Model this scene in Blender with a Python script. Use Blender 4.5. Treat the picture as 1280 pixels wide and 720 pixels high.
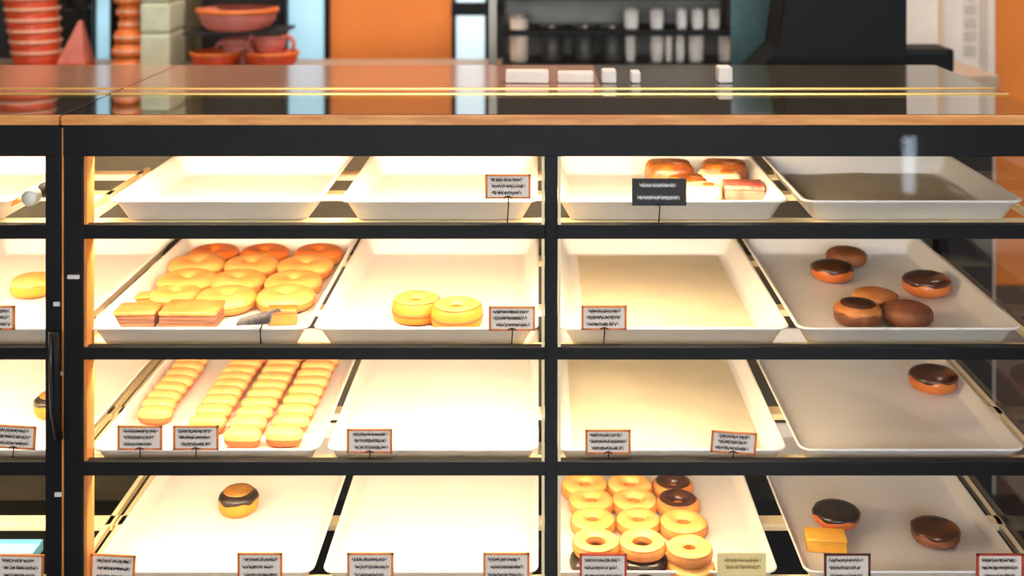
import bpy, bmesh, math, random
from mathutils import Vector, Matrix, noise
PI = math.pi
S = bpy.context.scene
for o in list(bpy.data.objects): bpy.data.objects.remove(o)
C = S.collection

# ---------------------------------------------------------------- camera
F, VX, VY, ZC = 1490.0, 675.0, -113.0, 1.55       # focal length and principal point in pixels of the 1280x720 frame
cam_d = bpy.data.cameras.new('camera'); cam = bpy.data.objects.new('camera', cam_d); C.objects.link(cam)
cam.location = (0, 0, ZC); cam.rotation_euler = (PI/2, 0, 0)
cam_d.sensor_width = 36; cam_d.lens = F/1280*36
cam_d.shift_x = (640-VX)/1280; cam_d.shift_y = (VY-360)/1280
cam_d.dof.use_dof = True; cam_d.dof.focus_distance = 1.80; cam_d.dof.aperture_fstop = 2.4
cam_d.clip_start = 0.05
S.camera = cam

# ---------------------------------------------------------------- light and exposure
S.view_settings.view_transform = 'Standard'; S.view_settings.look = 'None'
S.view_settings.gamma = 1; S.view_settings.use_curve_mapping = False
S.view_settings.exposure = 0.0
LED_W = 7.5           # watts of each LED strip in the case
WIN_W = 52.0          # daylight through the front windows
LAMP_W = 46.0         # ceiling lamps behind the counter
w = bpy.data.worlds.new('world'); S.world = w; w.use_nodes = True
w.node_tree.nodes['Background'].inputs[0].default_value = (0.75, 0.88, 1.0, 1)
w.node_tree.nodes['Background'].inputs[1].default_value = 11.0

def area(name, loc, rot, sx, sy, power, col):
    l = bpy.data.lights.new(name, 'AREA'); l.shape = 'RECTANGLE'; l.size = sx; l.size_y = sy
    l.energy = power; l.color = col
    o = bpy.data.objects.new(name, l); o.location = loc; o.rotation_euler = rot; C.objects.link(o); return o
area('window_daylight', (0.1, -2.42, 1.85), (PI/2, 0, 0), 3.0, 1.1, WIN_W, (1.0, 0.92, 0.84))
area('ceiling_daylight_lamp', (0.0, 2.55, 2.66), (0, 0, 0), 3.4, 0.5, LAMP_W, (1.0, 0.88, 0.74))
area('ceiling_shop_lamp', (0.2, 0.2, 2.66), (0, 0, 0), 1.6, 0.5, 16.0, (1.0, 0.90, 0.78))

# ---------------------------------------------------------------- helpers
def X(px, D): return (px-VX)*D/F
def Z(py, D): return ZC-(py-VY)*D/F
def srgb(c):
    return tuple(((v/255)/12.92 if v/255 <= .04045 else ((v/255+.055)/1.055)**2.4) for v in c)

def mat(name, col, rough=.5, metal=0, var=0, vscale=30, bump=0, bscale=80, col2=None, spec=.5, coat=0, emit=None, estr=0, stretch=None):
    m = bpy.data.materials.new(name); m.use_nodes = True
    nt = m.node_tree; b = nt.nodes['Principled BSDF']
    c = srgb(col); b.inputs['Roughness'].default_value = rough; b.inputs['Metallic'].default_value = metal
    b.inputs['Base Color'].default_value = (*c, 1); b.inputs['Specular IOR Level'].default_value = spec
    b.inputs['Coat Weight'].default_value = coat; b.inputs['Coat Roughness'].default_value = .15
    tc = nt.nodes.new('ShaderNodeTexCoord'); src = tc.outputs['Object']
    if stretch:
        mp = nt.nodes.new('ShaderNodeMapping'); mp.inputs['Scale'].default_value = stretch
        nt.links.new(src, mp.inputs[0]); src = mp.outputs[0]
    if var or col2:
        n = nt.nodes.new('ShaderNodeTexNoise'); n.inputs['Scale'].default_value = vscale; n.inputs['Detail'].default_value = 4
        nt.links.new(src, n.inputs['Vector'])
        r = nt.nodes.new('ShaderNodeValToRGB')
        a = c if col2 else tuple(v*(1-var) for v in c)
        d = srgb(col2) if col2 else tuple(min(1, v*(1+var)) for v in c)
        r.color_ramp.elements[0].color = (*a, 1); r.color_ramp.elements[1].color = (*d, 1)
        r.color_ramp.elements[0].position = .38; r.color_ramp.elements[1].position = .62
        nt.links.new(n.outputs['Fac'], r.inputs[0]); nt.links.new(r.outputs[0], b.inputs['Base Color'])
    if bump:
        n2 = nt.nodes.new('ShaderNodeTexNoise'); n2.inputs['Scale'].default_value = bscale; n2.inputs['Detail'].default_value = 5
        nt.links.new(src, n2.inputs['Vector'])
        bp = nt.nodes.new('ShaderNodeBump'); bp.inputs['Strength'].default_value = bump; bp.inputs['Distance'].default_value = .003
        nt.links.new(n2.outputs['Fac'], bp.inputs['Height']); nt.links.new(bp.outputs[0], b.inputs['Normal'])
    if emit:
        b.inputs['Emission Color'].default_value = (*srgb(emit), 1); b.inputs['Emission Strength'].default_value = estr
    return m

def glass(name, ior=1.45, tint=(1, 1, 1), rough=0.0):
    m = bpy.data.materials.new(name); m.use_nodes = True; nt = m.node_tree
    for n in list(nt.nodes): nt.nodes.remove(n)
    out = nt.nodes.new('ShaderNodeOutputMaterial'); mx = nt.nodes.new('ShaderNodeMixShader')
    if ior > 1.5:      # coated countertop glass: strong sheen at a grazing view
        lw = nt.nodes.new('ShaderNodeLayerWeight'); pw = nt.nodes.new('ShaderNodeMath'); pw.operation = 'POWER'
        lw.inputs['Blend'].default_value = .5
        nt.links.new(lw.outputs['Facing'], pw.inputs[0]); pw.inputs[1].default_value = 2.0; fr = pw
    else:
        fr = nt.nodes.new('ShaderNodeFresnel'); fr.inputs[0].default_value = ior
    t = nt.nodes.new('ShaderNodeBsdfTransparent'); t.inputs[0].default_value = (*tint, 1)
    g = nt.nodes.new('ShaderNodeBsdfGlossy'); g.inputs['Roughness'].default_value = rough
    ge = nt.nodes.new('ShaderNodeNewGeometry'); iv = nt.nodes.new('ShaderNodeMath'); iv.operation = 'SUBTRACT'; iv.inputs[0].default_value = 1
    ml = nt.nodes.new('ShaderNodeMath'); ml.operation = 'MULTIPLY'       # thin pane: reflect once, on the side facing the light path
    nt.links.new(ge.outputs['Backfacing'], iv.inputs[1]); nt.links.new(fr.outputs[0], ml.inputs[0]); nt.links.new(iv.outputs[0], ml.inputs[1])
    nt.links.new(ml.outputs[0], mx.inputs[0]); nt.links.new(t.outputs[0], mx.inputs[1]); nt.links.new(g.outputs[0], mx.inputs[2])
    nt.links.new(mx.outputs[0], out.inputs[0]); return m

def build(name, bm, m, parent=None, smooth=False, kind=None):
    me = bpy.data.meshes.new(name)
    bmesh.ops.recalc_face_normals(bm, faces=bm.faces[:]) if not getattr(bm, 'skip', False) else None
    if smooth:
        for f in bm.faces: f.smooth = True
    bm.to_mesh(me); bm.free(); me.materials.append(m)
    o = bpy.data.objects.new(name, me); C.objects.link(o)
    if parent: o.parent = parent
    if kind: o['kind'] = kind
    return o
def tag(o, label, cat, group=None):
    o['label'] = label; o['category'] = cat
    if group: o['group'] = group
    return o
def thing(name, label, cat, loc=(0, 0, 0), rz=0, group=None):
    o = bpy.data.objects.new(name, None); C.objects.link(o); o.location = loc; o.rotation_euler = (0, 0, rz)
    o.empty_display_size = .02
    return tag(o, label, cat, group)
def copy_thing(root, loc, rz, sc, label, group=None):
    r = root.copy(); C.objects.link(r); r.location = loc; r.rotation_euler = (0, 0, rz); r.scale = sc
    r['label'] = label
    if group: r['group'] = group
    for ch in list(root.children):
        c = ch.copy(); C.objects.link(c); c.parent = r
        for g in ch.children:
            d = g.copy(); C.objects.link(d); d.parent = c
    return r
def box(bm, x0, x1, y0, y1, z0, z1, bev=0):
    g = bmesh.ops.create_cube(bm, size=1)
    bmesh.ops.scale(bm, vec=(x1-x0, y1-y0, z1-z0), verts=g['verts'])
    bmesh.ops.translate(bm, vec=((x0+x1)/2, (y0+y1)/2, (z0+z1)/2), verts=g['verts'])
    if bev:
        es = list({e for v in g['verts'] for e in v.link_edges})
        bmesh.ops.bevel(bm, geom=es, offset=bev, segments=2, affect='EDGES', profile=.5)
    return bm
def boxo(name, x0, x1, y0, y1, z0, z1, m, parent=None, bev=0, kind=None):
    return build(name, box(bmesh.new(), x0, x1, y0, y1, z0, z1, bev), m, parent, kind=kind)
def lathe(bm, prof, n=32, cx=0, cy=0, jit=0, seed=0, wav=0, wn=9):
    """closed or open profile [(r,z)] spun about z"""
    rings = []
    for (r, z) in prof:
        ring = []
        for k in range(n):
            a = 2*PI*k/n; rr = r
            if jit:
                q = noise.noise(Vector((math.cos(a)*1.3+seed*7.1, math.sin(a)*1.3, z*30+seed)))
                rr = r*(1+jit*q)
            if wav: rr += wav*math.sin(a*wn+seed)
            ring.append(bm.verts.new((cx+rr*math.cos(a), cy+rr*math.sin(a), z + (jit*.12*r*noise.noise(Vector((math.cos(a)*2, math.sin(a)*2, seed*3.3))) if jit else 0))))
        rings.append(ring)
    for i in range(len(rings)-1):
        for k in range(n):
            bm.faces.new((rings[i][k], rings[i][(k+1) % n], rings[i+1][(k+1) % n], rings[i+1][k]))
    return rings
def cap(bm, ring): bm.faces.new(ring)
def tube(bm, pts, r, n=8):
    pts = [Vector(p) for p in pts]; rings = []
    for i, p in enumerate(pts):
        t = (pts[min(i+1, len(pts)-1)]-pts[max(i-1, 0)]).normalized()
        u = t.cross(Vector((0, 0, 1)) if abs(t.z) < .9 else Vector((1, 0, 0))).normalized(); v = t.cross(u)
        rings.append([bm.verts.new(p+r*(u*math.cos(2*PI*k/n)+v*math.sin(2*PI*k/n))) for k in range(n)])
    for i in range(len(rings)-1):
        for k in range(n): bm.faces.new((rings[i][k], rings[i][(k+1) % n], rings[i+1][(k+1) % n], rings[i+1][k]))
    bm.faces.new(rings[0]); bm.faces.new(rings[-1])

# ---------------------------------------------------------------- materials
M = {}
M['black'] = mat('black_powder_coat', (13, 13, 15), .5, spec=.25, var=.25, vscale=12, bump=.05, bscale=200)
M['blackm'] = mat('black_matt', (12, 12, 13), .6, spec=.25)
M['graphite'] = mat('graphite_metal', (44, 42, 42), .35, metal=.3, var=.15, vscale=9)
M['wood_edge'] = mat('oiled_wood_edge', (205, 128, 62), .45, col2=(228, 158, 88), vscale=14, stretch=(1, 8, 8), bump=.08)
M['cream'] = mat('cream_enamel', (240, 222, 180), .5, var=.05, vscale=20)
M['ochre'] = mat('ochre_laminate', (205, 130, 60), .5, var=.15, vscale=15)
M['brownb'] = mat('brown_board', (70, 58, 48), .55, var=.2, vscale=12)
M['olive'] = mat('olive_case_back', (62, 56, 42), .5, var=.15, vscale=8)
M['tray'] = mat('white_enamel_tray', (226, 220, 214), .38, var=.02, vscale=6, spec=.5)
M['liner'] = mat('parchment', (251, 238, 214), .6, var=.07, vscale=7, bump=.35, bscale=11)
M['dough'] = mat('baked_dough', (196, 114, 50), .6, col2=(212, 134, 64), vscale=35, bump=.25, bscale=160)
M['dough_pale'] = mat('pale_dough', (245, 200, 110), .6, col2=(250, 212, 130), vscale=35, bump=.25, bscale=160)
M['glaze_y'] = mat('yellow_glaze', (208, 143, 74), .45, col2=(218, 158, 88), vscale=30, bump=.15, bscale=90, coat=.3)
M['glaze_o'] = mat('amber_glaze', (190, 92, 34), .4, col2=(206, 112, 42), vscale=30, bump=.15, bscale=90, coat=.3)
M['glaze_p'] = mat('pale_gold_glaze', (232, 170, 90), .4, col2=(240, 184, 108), vscale=30, bump=.15, bscale=90, coat=.2)
M['dough_y'] = mat('egg_yellow_dough', (206, 118, 28), .55, col2=(216, 132, 38), vscale=30, bump=.2, bscale=120)
M['danish'] = mat('browned_danish', (206, 116, 40), .42, col2=(122, 56, 26), vscale=38, bump=.3, bscale=90, coat=.3)
M['toffee'] = mat('toffee_icing', (128, 84, 30), .45, col2=(150, 102, 40), vscale=40)
M['amber_d'] = mat('dark_amber_glaze', (168, 84, 22), .5, var=.1)
M['choc'] = mat('chocolate_icing', (58, 26, 14), .28, col2=(80, 38, 20), vscale=40, bump=.2, bscale=70, coat=.4)
M['choc_d'] = mat('dark_chocolate_icing', (28, 16, 11), .3, var=.3, vscale=30, bump=.2, bscale=70, coat=.3)
M['cocoa'] = mat('cocoa_dough', (112, 62, 34), .6, col2=(140, 80, 44), vscale=30, bump=.3, bscale=140)
M['tan_ice'] = mat('caramel_icing', (180, 108, 56), .4, col2=(200, 130, 70), vscale=30, bump=.15, bscale=80)
M['fin_base'] = mat('finger_bun_crumb', (204, 84, 44), .6, col2=(218, 108, 56), vscale=30, bump=.3, bscale=160)
M['fin_ice'] = mat('finger_bun_icing', (226, 150, 86), .45, col2=(234, 166, 104), vscale=30, bump=.15, bscale=90, coat=.2)
M['pink'] = mat('berry_glaze', (190, 88, 76), .4, col2=(214, 128, 104), vscale=60, bump=.3, bscale=90, coat=.3)
M['berry'] = mat('berry_side', (186, 84, 74), .45, col2=(206, 120, 100), vscale=50)
M['custard'] = mat('custard_icing', (246, 220, 168), .4, col2=(250, 228, 186), vscale=60, bump=.2, bscale=90)
M['slice_side'] = mat('layered_wafer_side', (150, 100, 80), .6, col2=(84, 50, 38), vscale=60, stretch=(.2, .2, 5))
M['frame_w'] = mat('orange_wood_frame', (214, 122, 62), .5, var=.15, vscale=60)
M['frame_r'] = mat('red_frame', (186, 62, 42), .5, var=.15, vscale=60)
M['frame_d'] = mat('dark_red_frame', (92, 34, 28), .5, var=.15, vscale=60)
M['card'] = mat('grey_card', (226, 212, 200), .7, var=.05, vscale=50)
M['card_y'] = mat('cream_card', (240, 214, 150), .7, var=.04, vscale=50)
M['card_k'] = mat('slate_card', (34, 31, 32), .6, var=.1, vscale=50)
M['ink'] = mat('ink', (38, 32, 32), .8)
M['chalk'] = mat('chalk', (214, 208, 204), .8)
M['ochre_ink'] = mat('ochre_ink', (150, 120, 60), .8)
M['wire'] = mat('black_wire', (22, 20, 20), .35, metal=.6)
M['led'] = mat('led_diffuser', (255, 240, 214), .5, emit=(255, 224, 170), estr=6)
M['glass'] = glass('clear_glass', 1.48)
M['topglass'] = glass('countertop_glass', 1.62, (.80, .80, .76), .02)
M['steel'] = mat('brushed_steel', (200, 188, 176), .3, metal=.85, var=.1, vscale=20)
M['white'] = mat('warm_white_paint', (225, 214, 204), .6, var=.03)

M['fascia'] = mat('umber_fascia', (110, 90, 72), .5, var=.06)
M['deck_pale'] = mat('pink_beige_deck', (176, 124, 98), .14, var=.08, vscale=10, spec=.9)  # pinkish reflection of the things behind, painted into the deck colour
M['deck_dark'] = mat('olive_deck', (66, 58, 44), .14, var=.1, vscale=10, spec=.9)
# ---------------------------------------------------------------- room (the setting)
YB = 3.35
M['floor'] = mat('dark_floor_tile', (58, 50, 44), .45, var=.2, vscale=3, bump=.1, bscale=20)
M['ceil'] = mat('ceiling_plaster', (120, 112, 104), .8, var=.04)
M['wdark'] = mat('charcoal_wall', (40, 36, 33), .7, var=.12, vscale=4)
M['worange'] = mat('orange_plaster', (230, 128, 44), .62, var=.07, vscale=3, bump=.05, bscale=30)
M['wfront'] = mat('umber_plaster', (46, 41, 38), .8, var=.1, vscale=3)
boxo('floor', -3, 3, -2.6, YB+.2, -.1, 0, M['floor'], kind='structure')
boxo('ceiling', -3, 3, -2.6, YB+.2, 2.7, 2.8, M['ceil'], kind='structure')
boxo('wall_back', -3, 3, YB, YB+.1, 0, 2.7, M['wdark'], kind='structure')
boxo('wall_left', -3.1, -3, -2.6, YB+.2, 0, 2.7, M['wdark'], kind='structure')
boxo('wall_right', 3, 3.1, -2.6, YB+.2, 0, 2.7, M['wfront'], kind='structure')
# front wall behind the viewer: a wide window and a narrow sidelight beside the door
bm = bmesh.new()
sx0, sx1 = X(1133, 5.82), X(1156, 5.82)
for a in ((-3, sx0, 0, 1.25), (sx1, 3, 0, 1.25), (sx0, sx1, .43, 1.25), (sx0, sx1, 0, .13), (-3, 3, 2.45, 2.7), (-3, -1.45, 1.25, 2.45), (1.65, 3, 1.25, 2.45)):
    box(bm, a[0], a[1], -2.6, -2.5, a[2], a[3])
build('wall_front', bm, M['wfront'], kind='structure')
bm = bmesh.new()
for xx in (-1.45, -.42, .6, 1.6): box(bm, xx, xx+.05, -2.57, -2.53, 1.25, 2.45)
for zz in (1.25, 2.40): box(bm, -1.4, 1.6, -2.57, -2.53, zz, zz+.05)
build('window_1', bm, M['white'], kind='structure')

# orange wall panel between the blue window and the shelves, and orange wall at the right
Dw = 3.2
boxo('wall_panel_orange', X(413, Dw), X(566, Dw), Dw, Dw+.1, 0, 2.7, M['worange'], kind='structure')
boxo('wall_right_orange', X(1237, Dw), 2.9, Dw-.02, Dw+.1, 0, 2.7, M['worange'], kind='structure')
boxo('baseboard_right', X(1237, Dw), 2.9, Dw-.04, Dw-.0205, 0, .55, mat('brown_wainscot', (92, 66, 50), .6, var=.15, vscale=4), kind='structure')
boxo('trim_1', X(1228, Dw), X(1237, Dw)-.001, Dw-.04, Dw+.1, 0, 2.7, M['white'], kind='structure')
boxo('wall_recess_white', X(1124, Dw), X(1228, Dw)-.001, Dw+.02, Dw+.1, 0, 2.7, M['white'], kind='structure')
boxo('trim_2', X(1176, Dw), X(1181, Dw), Dw, Dw+.019, 0, 2.7, mat('beige_trim', (214, 188, 160), .6), kind='structure')
boxo('trim_3', X(408, Dw), X(413, Dw)-.001, Dw-.02, Dw+.1, 0, 2.7, M['blackm'], kind='structure')

# windows in the back wall: sky outside seen through tall panes
M['skyb'] = mat('pale_blue_sky_pane', (160, 205, 222), .3, emit=(168, 210, 226), estr=.75)
M['skyw'] = mat('bright_sky_pane', (200, 222, 230), .3, emit=(206, 226, 233), estr=.95)
def bgwindow(n, x0, x1, m, D=3.22):
    f = bmesh.new()
    z0, z1 = .9, 2.4
    t = .010
    box(f, x0-t, x0, D-.02, D+.06, z0, z1); box(f, x1, x1+t, D-.02, D+.06, z0, z1)
    box(f, x0-t, x1+t, D-.02, D+.06, z1, z1+t*2); box(f, x0-t, x1+t, D-.02, D+.06, z0-t*2, z0)
    r = build('window_%d' % n, f, M['blackm'], kind='structure')
    boxo('pane', x0, x1, D+.02, D+.03, z0, z1, m, r); return r
bgwindow(2, X(357, Dw), X(405, Dw), M['skyb'])
bgwindow(3, X(569, Dw), X(606, Dw), M['skyw'])
bgwindow(4, X(114, Dw), X(137, Dw), M['skyb'])

# ---------------------------------------------------------------- the display case
YF, YR = 1.70, 2.24                      # front and rear of the case
TOPZ = Z(143, YF)
XL, XR = X(80, YF), .742                  # main case
bars = [(281, 299), (434, 450), (577, 595), (745, 762)]
shelf_h = [.4545, .6385, .8040, .9805]       # shelf surfaces below eye level
def make_case(name, label, x0, x1, left):
    t = thing(name, label, 'display case', (0, 0, 0))
    boxo('glass_top', x0, x1, YF+.001, YF+.186, TOPZ-.006, TOPZ, M['topglass'], t)
    boxo('wooden_edge', x0, x1, YF-.010, YF, Z(155, YF), TOPZ-.0005, M['wood_edge'], t, bev=.001)
    boxo('front_fascia', x0, x1, YF, YF+.185, TOPZ-.014, TOPZ-.0065, M['fascia'], t)
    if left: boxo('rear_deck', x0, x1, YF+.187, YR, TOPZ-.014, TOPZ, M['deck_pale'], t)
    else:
        boxo('rear_deck', x0, .10, YF+.187, YR, TOPZ-.014, TOPZ, M['deck_pale'], t)  # left piece carries the painted reflection, right piece the plain deck tone
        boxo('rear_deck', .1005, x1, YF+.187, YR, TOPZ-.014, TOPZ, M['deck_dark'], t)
    for yy, ww in ((YF+.186, .004), (YF+.242, .006)):
        boxo('brass_strip', x0, x1, yy, yy+ww, TOPZ-.0062, TOPZ+.0015, mat('brass', (236, 190, 104), .3, metal=.5, emit=None), t)
    boxo('top_rail', x0, x1, YF-.004, YF+.022, Z(195, YF), Z(155, YF), M['black'], t, bev=.001)
    for (a, b) in bars: boxo('shelf_bar', x0, x1, YF, YF+.014, Z(b, YF), Z(a, YF), M['graphite'] if False else M['black'], t, bev=.0012)
    for i, h in enumerate(shelf_h):
        z = ZC-h; yr = YR-.02 if i else 2.10
        boxo('shelf_lip', x0, x1, YF+.015, YF+.058, z-.005, z, M['cream'], t)
        for yy in (1.90, yr-.055):
            boxo('cross_rail', x0, x1, yy, yy+.030, z-.010, z, M['cream'], t, bev=.001)
        for xx in ((x0+.004, XR-.010) if not left else (x1-.012,)):
            boxo('side_runner', xx, xx+.008, YF+.058, yr, z-.010, z, M['cream'], t)
    boxo('back_panel', x0, x1, YR, YR+.012, .05, TOPZ-.014, M['olive'], t)
    for yy, zz in ((2.225, TOPZ-.075), (2.225, ZC-.66), (2.225, ZC-.83)):
        boxo('back_rail', x0, x1, yy-.006, yy+.009, zz, zz+.012, M['cream'], t)
    boxo('plinth', x0, x1, YF, YR, .0, .42, M['blackm'], t, bev=.004)
    boxo('case_floor', x0, x1, YF+.015, YR, .43, .44, M['blackm'], t)
    return t
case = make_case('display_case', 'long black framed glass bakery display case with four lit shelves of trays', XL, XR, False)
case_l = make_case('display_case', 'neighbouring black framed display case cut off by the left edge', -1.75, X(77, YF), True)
zt, zb = Z(195, YF), .42
# posts
boxo('post', XL, X(104, YF), YF-.002, YF+.03, zb, TOPZ-.02, M['black'], case, bev=.0015)
boxo('post_trim', X(104, YF)+.0005, X(108, YF), YF+.002, YF+.03, zb, zt, M['ochre'], case)
boxo('mullion', X(681, YF), X(697, YF), YF-.002, YF+.02, zb, Z(170, YF), M['black'], case, bev=.0015)
boxo('mullion_trim', X(677, YF), X(681, YF)-.0005, YF+.001, YF+.019, zb, zt, M['cream'], case)
boxo('mullion_trim', X(697, YF)+.0005, X(701, YF), YF+.001, YF+.019, zb, zt, M['cream'], case)
boxo('post', XR-.004, XR+.016, YR-.03, YR+.012, zb, TOPZ-.02, M['black'], case, bev=.0015)
boxo('front_glass', XL+.004, XR, YF-.014, YF-.011, zb, TOPZ-.016, M['glass'], case)
boxo('end_glass', XR, XR+.004, YF+.02, YR-.03, zb, TOPZ-.016, M['glass'], case)
boxo('post', X(57, YF), X(77, YF)-.0005, YF-.002, YF+.03, zb, TOPZ-.02, M['black'], case_l, bev=.0015)
boxo('post_trim', X(77, YF), X(79.4, YF), YF+.001, YF+.03, zb, TOPZ-.02, M['ochre'], case_l)
boxo('front_glass', -1.75, X(57, YF), YF-.014, YF-.011, zb, TOPZ-.016, M['glass'], case_l)
# hinges and latch clips on the two posts
clip = mat('bright_clip', (214, 210, 204), .35)
for (px, py, wd, hh, par) in ((92, 346, 15, 5, case), (76, 467, 6, 4, case_l), (71, 380, 8, 5, case_l), (69, 504, 7, 4, case_l), (73, 618, 9, 5, case_l)):
    boxo('clip', X(px-wd/2, YF-.004), X(px+wd/2, YF-.004), YF-.006, YF-.0025, Z(py+hh/2, YF-.004), Z(py-hh/2, YF-.004), clip, par, bev=.0006)
# folded tong handle hanging down the left post
# LED strips: real lamps under the top rail and under each shelf bar
LEDCOL = (1.0, .77, .47)
def led(x0, x1, z, par, pw):
    L = x1-x0
    boxo('light_housing', x0, x1, YF+.024, YF+.046, z+.004, z+.008, M['graphite'], par)
    a = area('led_strip', ((x0+x1)/2, YF+.036, z+.0035), (math.radians(44), 0, 0), L, .014, pw*L, LEDCOL)
    a.parent = par
    return a
LX1 = .31
for i, (yb, f) in enumerate(((195, .84), (299, .74), (450, .66), (595, .70))):
    dz = .010 if yb == 450 else .004
    led(XL+.02, LX1, Z(yb, YF)-dz, case, LED_W*2*f)
    led(-1.70, X(57, YF)-.01, Z(yb, YF)-dz, case_l, LED_W*2*f)

# ---------------------------------------------------------------- trays
def rrect(w_, d_, r, n=6):
    pts = []
    for cx, cy, a0 in ((w_/2-r, d_/2-r, 0), (-w_/2+r, d_/2-r, 90), (-w_/2+r, -d_/2+r, 180), (w_/2-r, -d_/2+r, 270)):
        for k in range(n+1):
            a = math.radians(a0+90*k/n); pts.append((cx+r*math.cos(a), cy+r*math.sin(a)))
    return pts
def make_tray(x0, x1, y0, y1, z, label, TH=.033, mt='tray'):
    W, Dp = x1-x0, y1-y0
    bm = bmesh.new(); rings = []
    for ins, zz in ((.025, 0), (.022, .0006), (.0075, TH-.0055), (.0012, TH-.0038), (0, TH-.002), (.0008, TH-.0005), (.003, TH), (.0052, TH-.0005), (.0078, TH-.003), (.0215, .0055), (.024, .0030), (.029, .0022)):
        if TH < .03: ins *= .62
        r = max(.006, .018-ins*.3)
        rings.append([bm.verts.new((px, py, zz)) for px, py in rrect(W-2*ins, Dp-2*ins, r)])
    n = len(rings[0])
    for i in range(len(rings)-1):
        for k in range(n): bm.faces.new((rings[i][k], rings[i][(k+1) % n], rings[i+1][(k+1) % n], rings[i+1][k]))
    bm.faces.new(rings[0][::-1]); bm.faces.new(rings[-1])
    o = build('baking_tray', bm, M[mt], smooth=True)
    o.location = ((x0+x1)/2, (y0+y1)/2, z)
    return tag(o, label, 'tray', 'white enamel baking trays')
Y0 = 1.722
def tx(p): return X(p, Y0)
rear = [2.055, 2.222, 2.222, 2.222]
rowz = [ZC-.4540, ZC-.6380, ZC-.8035, ZC-.9800]
spans = [
    [(None, 12), (133, 399), (424, 672), (694, 988), (1003, 1283)],
    [(None, 92), (105, 385), (390, 673), (698, 989), (997, 1280)],
    [(None, 90), (112, 398), (407, 673), (696, 985), (1000, 1284)],
    [None, (112, 391), (402, 673), (688, 974), (1006, 1284)]]
rn = ['top', 'second', 'third', 'bottom']
desc = [
    ['empty white tray on the top shelf left of the double post, its right end showing',
     'empty white tray at the left of the main bay on the top shelf',
     'empty white tray on the top shelf beside the central mullion, behind a small framed tag',
     'white tray on the top shelf holding danishes behind the black card',
     'dim empty white tray at the right end of the top shelf'],
    ['white tray on the second shelf left of the double post, under one plain yellow doughnut',
     'white tray on the second shelf crowded with pale ring doughnuts and slices',
     'white tray on the second shelf with two tall yellow ring cakes near its front',
     'parchment-lined empty tray on the second shelf right of the central mullion',
     'dim white tray on the second shelf with six brown filled doughnuts'],
    ['white tray on the third shelf left of the double post, under one chocolate-topped doughnut',
     'white tray on the third shelf filled with columns of iced finger buns',
     'empty white tray on the third shelf left of the central mullion',
     'empty parchment-lined tray on the third shelf right of the central mullion, two tags before it',
     'dim white tray on the third shelf with one chocolate doughnut near its back right'],
    [None, 'white tray on the bottom shelf with one small chocolate-topped yellow doughnut',
     'empty white tray on the bottom shelf left of the central mullion',
     'white tray on the bottom shelf with rows of stacked ring doughnuts',
     'dim white tray on the bottom shelf with a black-iced doughnut and a brown one']]
for i in range(4):
    for j, s in enumerate(spans[i]):
        if not s: continue
        x0 = tx(s[0]) if s[0] is not None else tx(s[1])-.33
        make_tray(x0, tx(s[1]), Y0, rear[i], rowz[i], desc[i][j], (.0335, .0335, .024, .024)[i])
def liner(x0, x1, y0, y1, z, label, seed, amp=.0012):
    bm = bmesh.new(); nx, ny = 40, 40; g = []
    for a in range(nx+1):
        row = []
        for b in range(ny+1):
            x = x0+(x1-x0)*a/nx; y = y0+(y1-y0)*b/ny
            q = .5+.5*noise.noise(Vector((x*14+seed, y*11, seed)))
            row.append(bm.verts.new((x, y, z+amp*q)))
        g.append(row)
    for a in range(nx):
        for b in range(ny): bm.faces.new((g[a][b], g[a+1][b], g[a+1][b+1], g[a][b+1]))
    top = bm.faces[:]
    bmesh.ops.solidify(bm, geom=top, thickness=.0004)
    return tag(build('parchment_sheet', bm, M['liner'], smooth=True), label, 'parchment')
S0 = .0024      # tray floor above tray base
liner(tx(703)+.036, tx(989)-.036, Y0+.034, rear[1]-.034, rowz[1]+S0+.0005, 'tan parchment sheet lining the empty tray on the second shelf', 1, .0006)
liner(tx(696)+.024, tx(985)-.026, Y0+.024, rear[2]-.026, rowz[2]+S0+.0005, 'pale parchment sheet lining the empty tray on the third shelf right of the mullion', 3, .0004)
liner(tx(1003)+.034, tx(1283)-.034, Y0+.034, rear[0]-.034, rowz[0]+S0+.0005, 'wrinkled brown parchment sheet in the dim tray of the top shelf', 5, .006)

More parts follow.
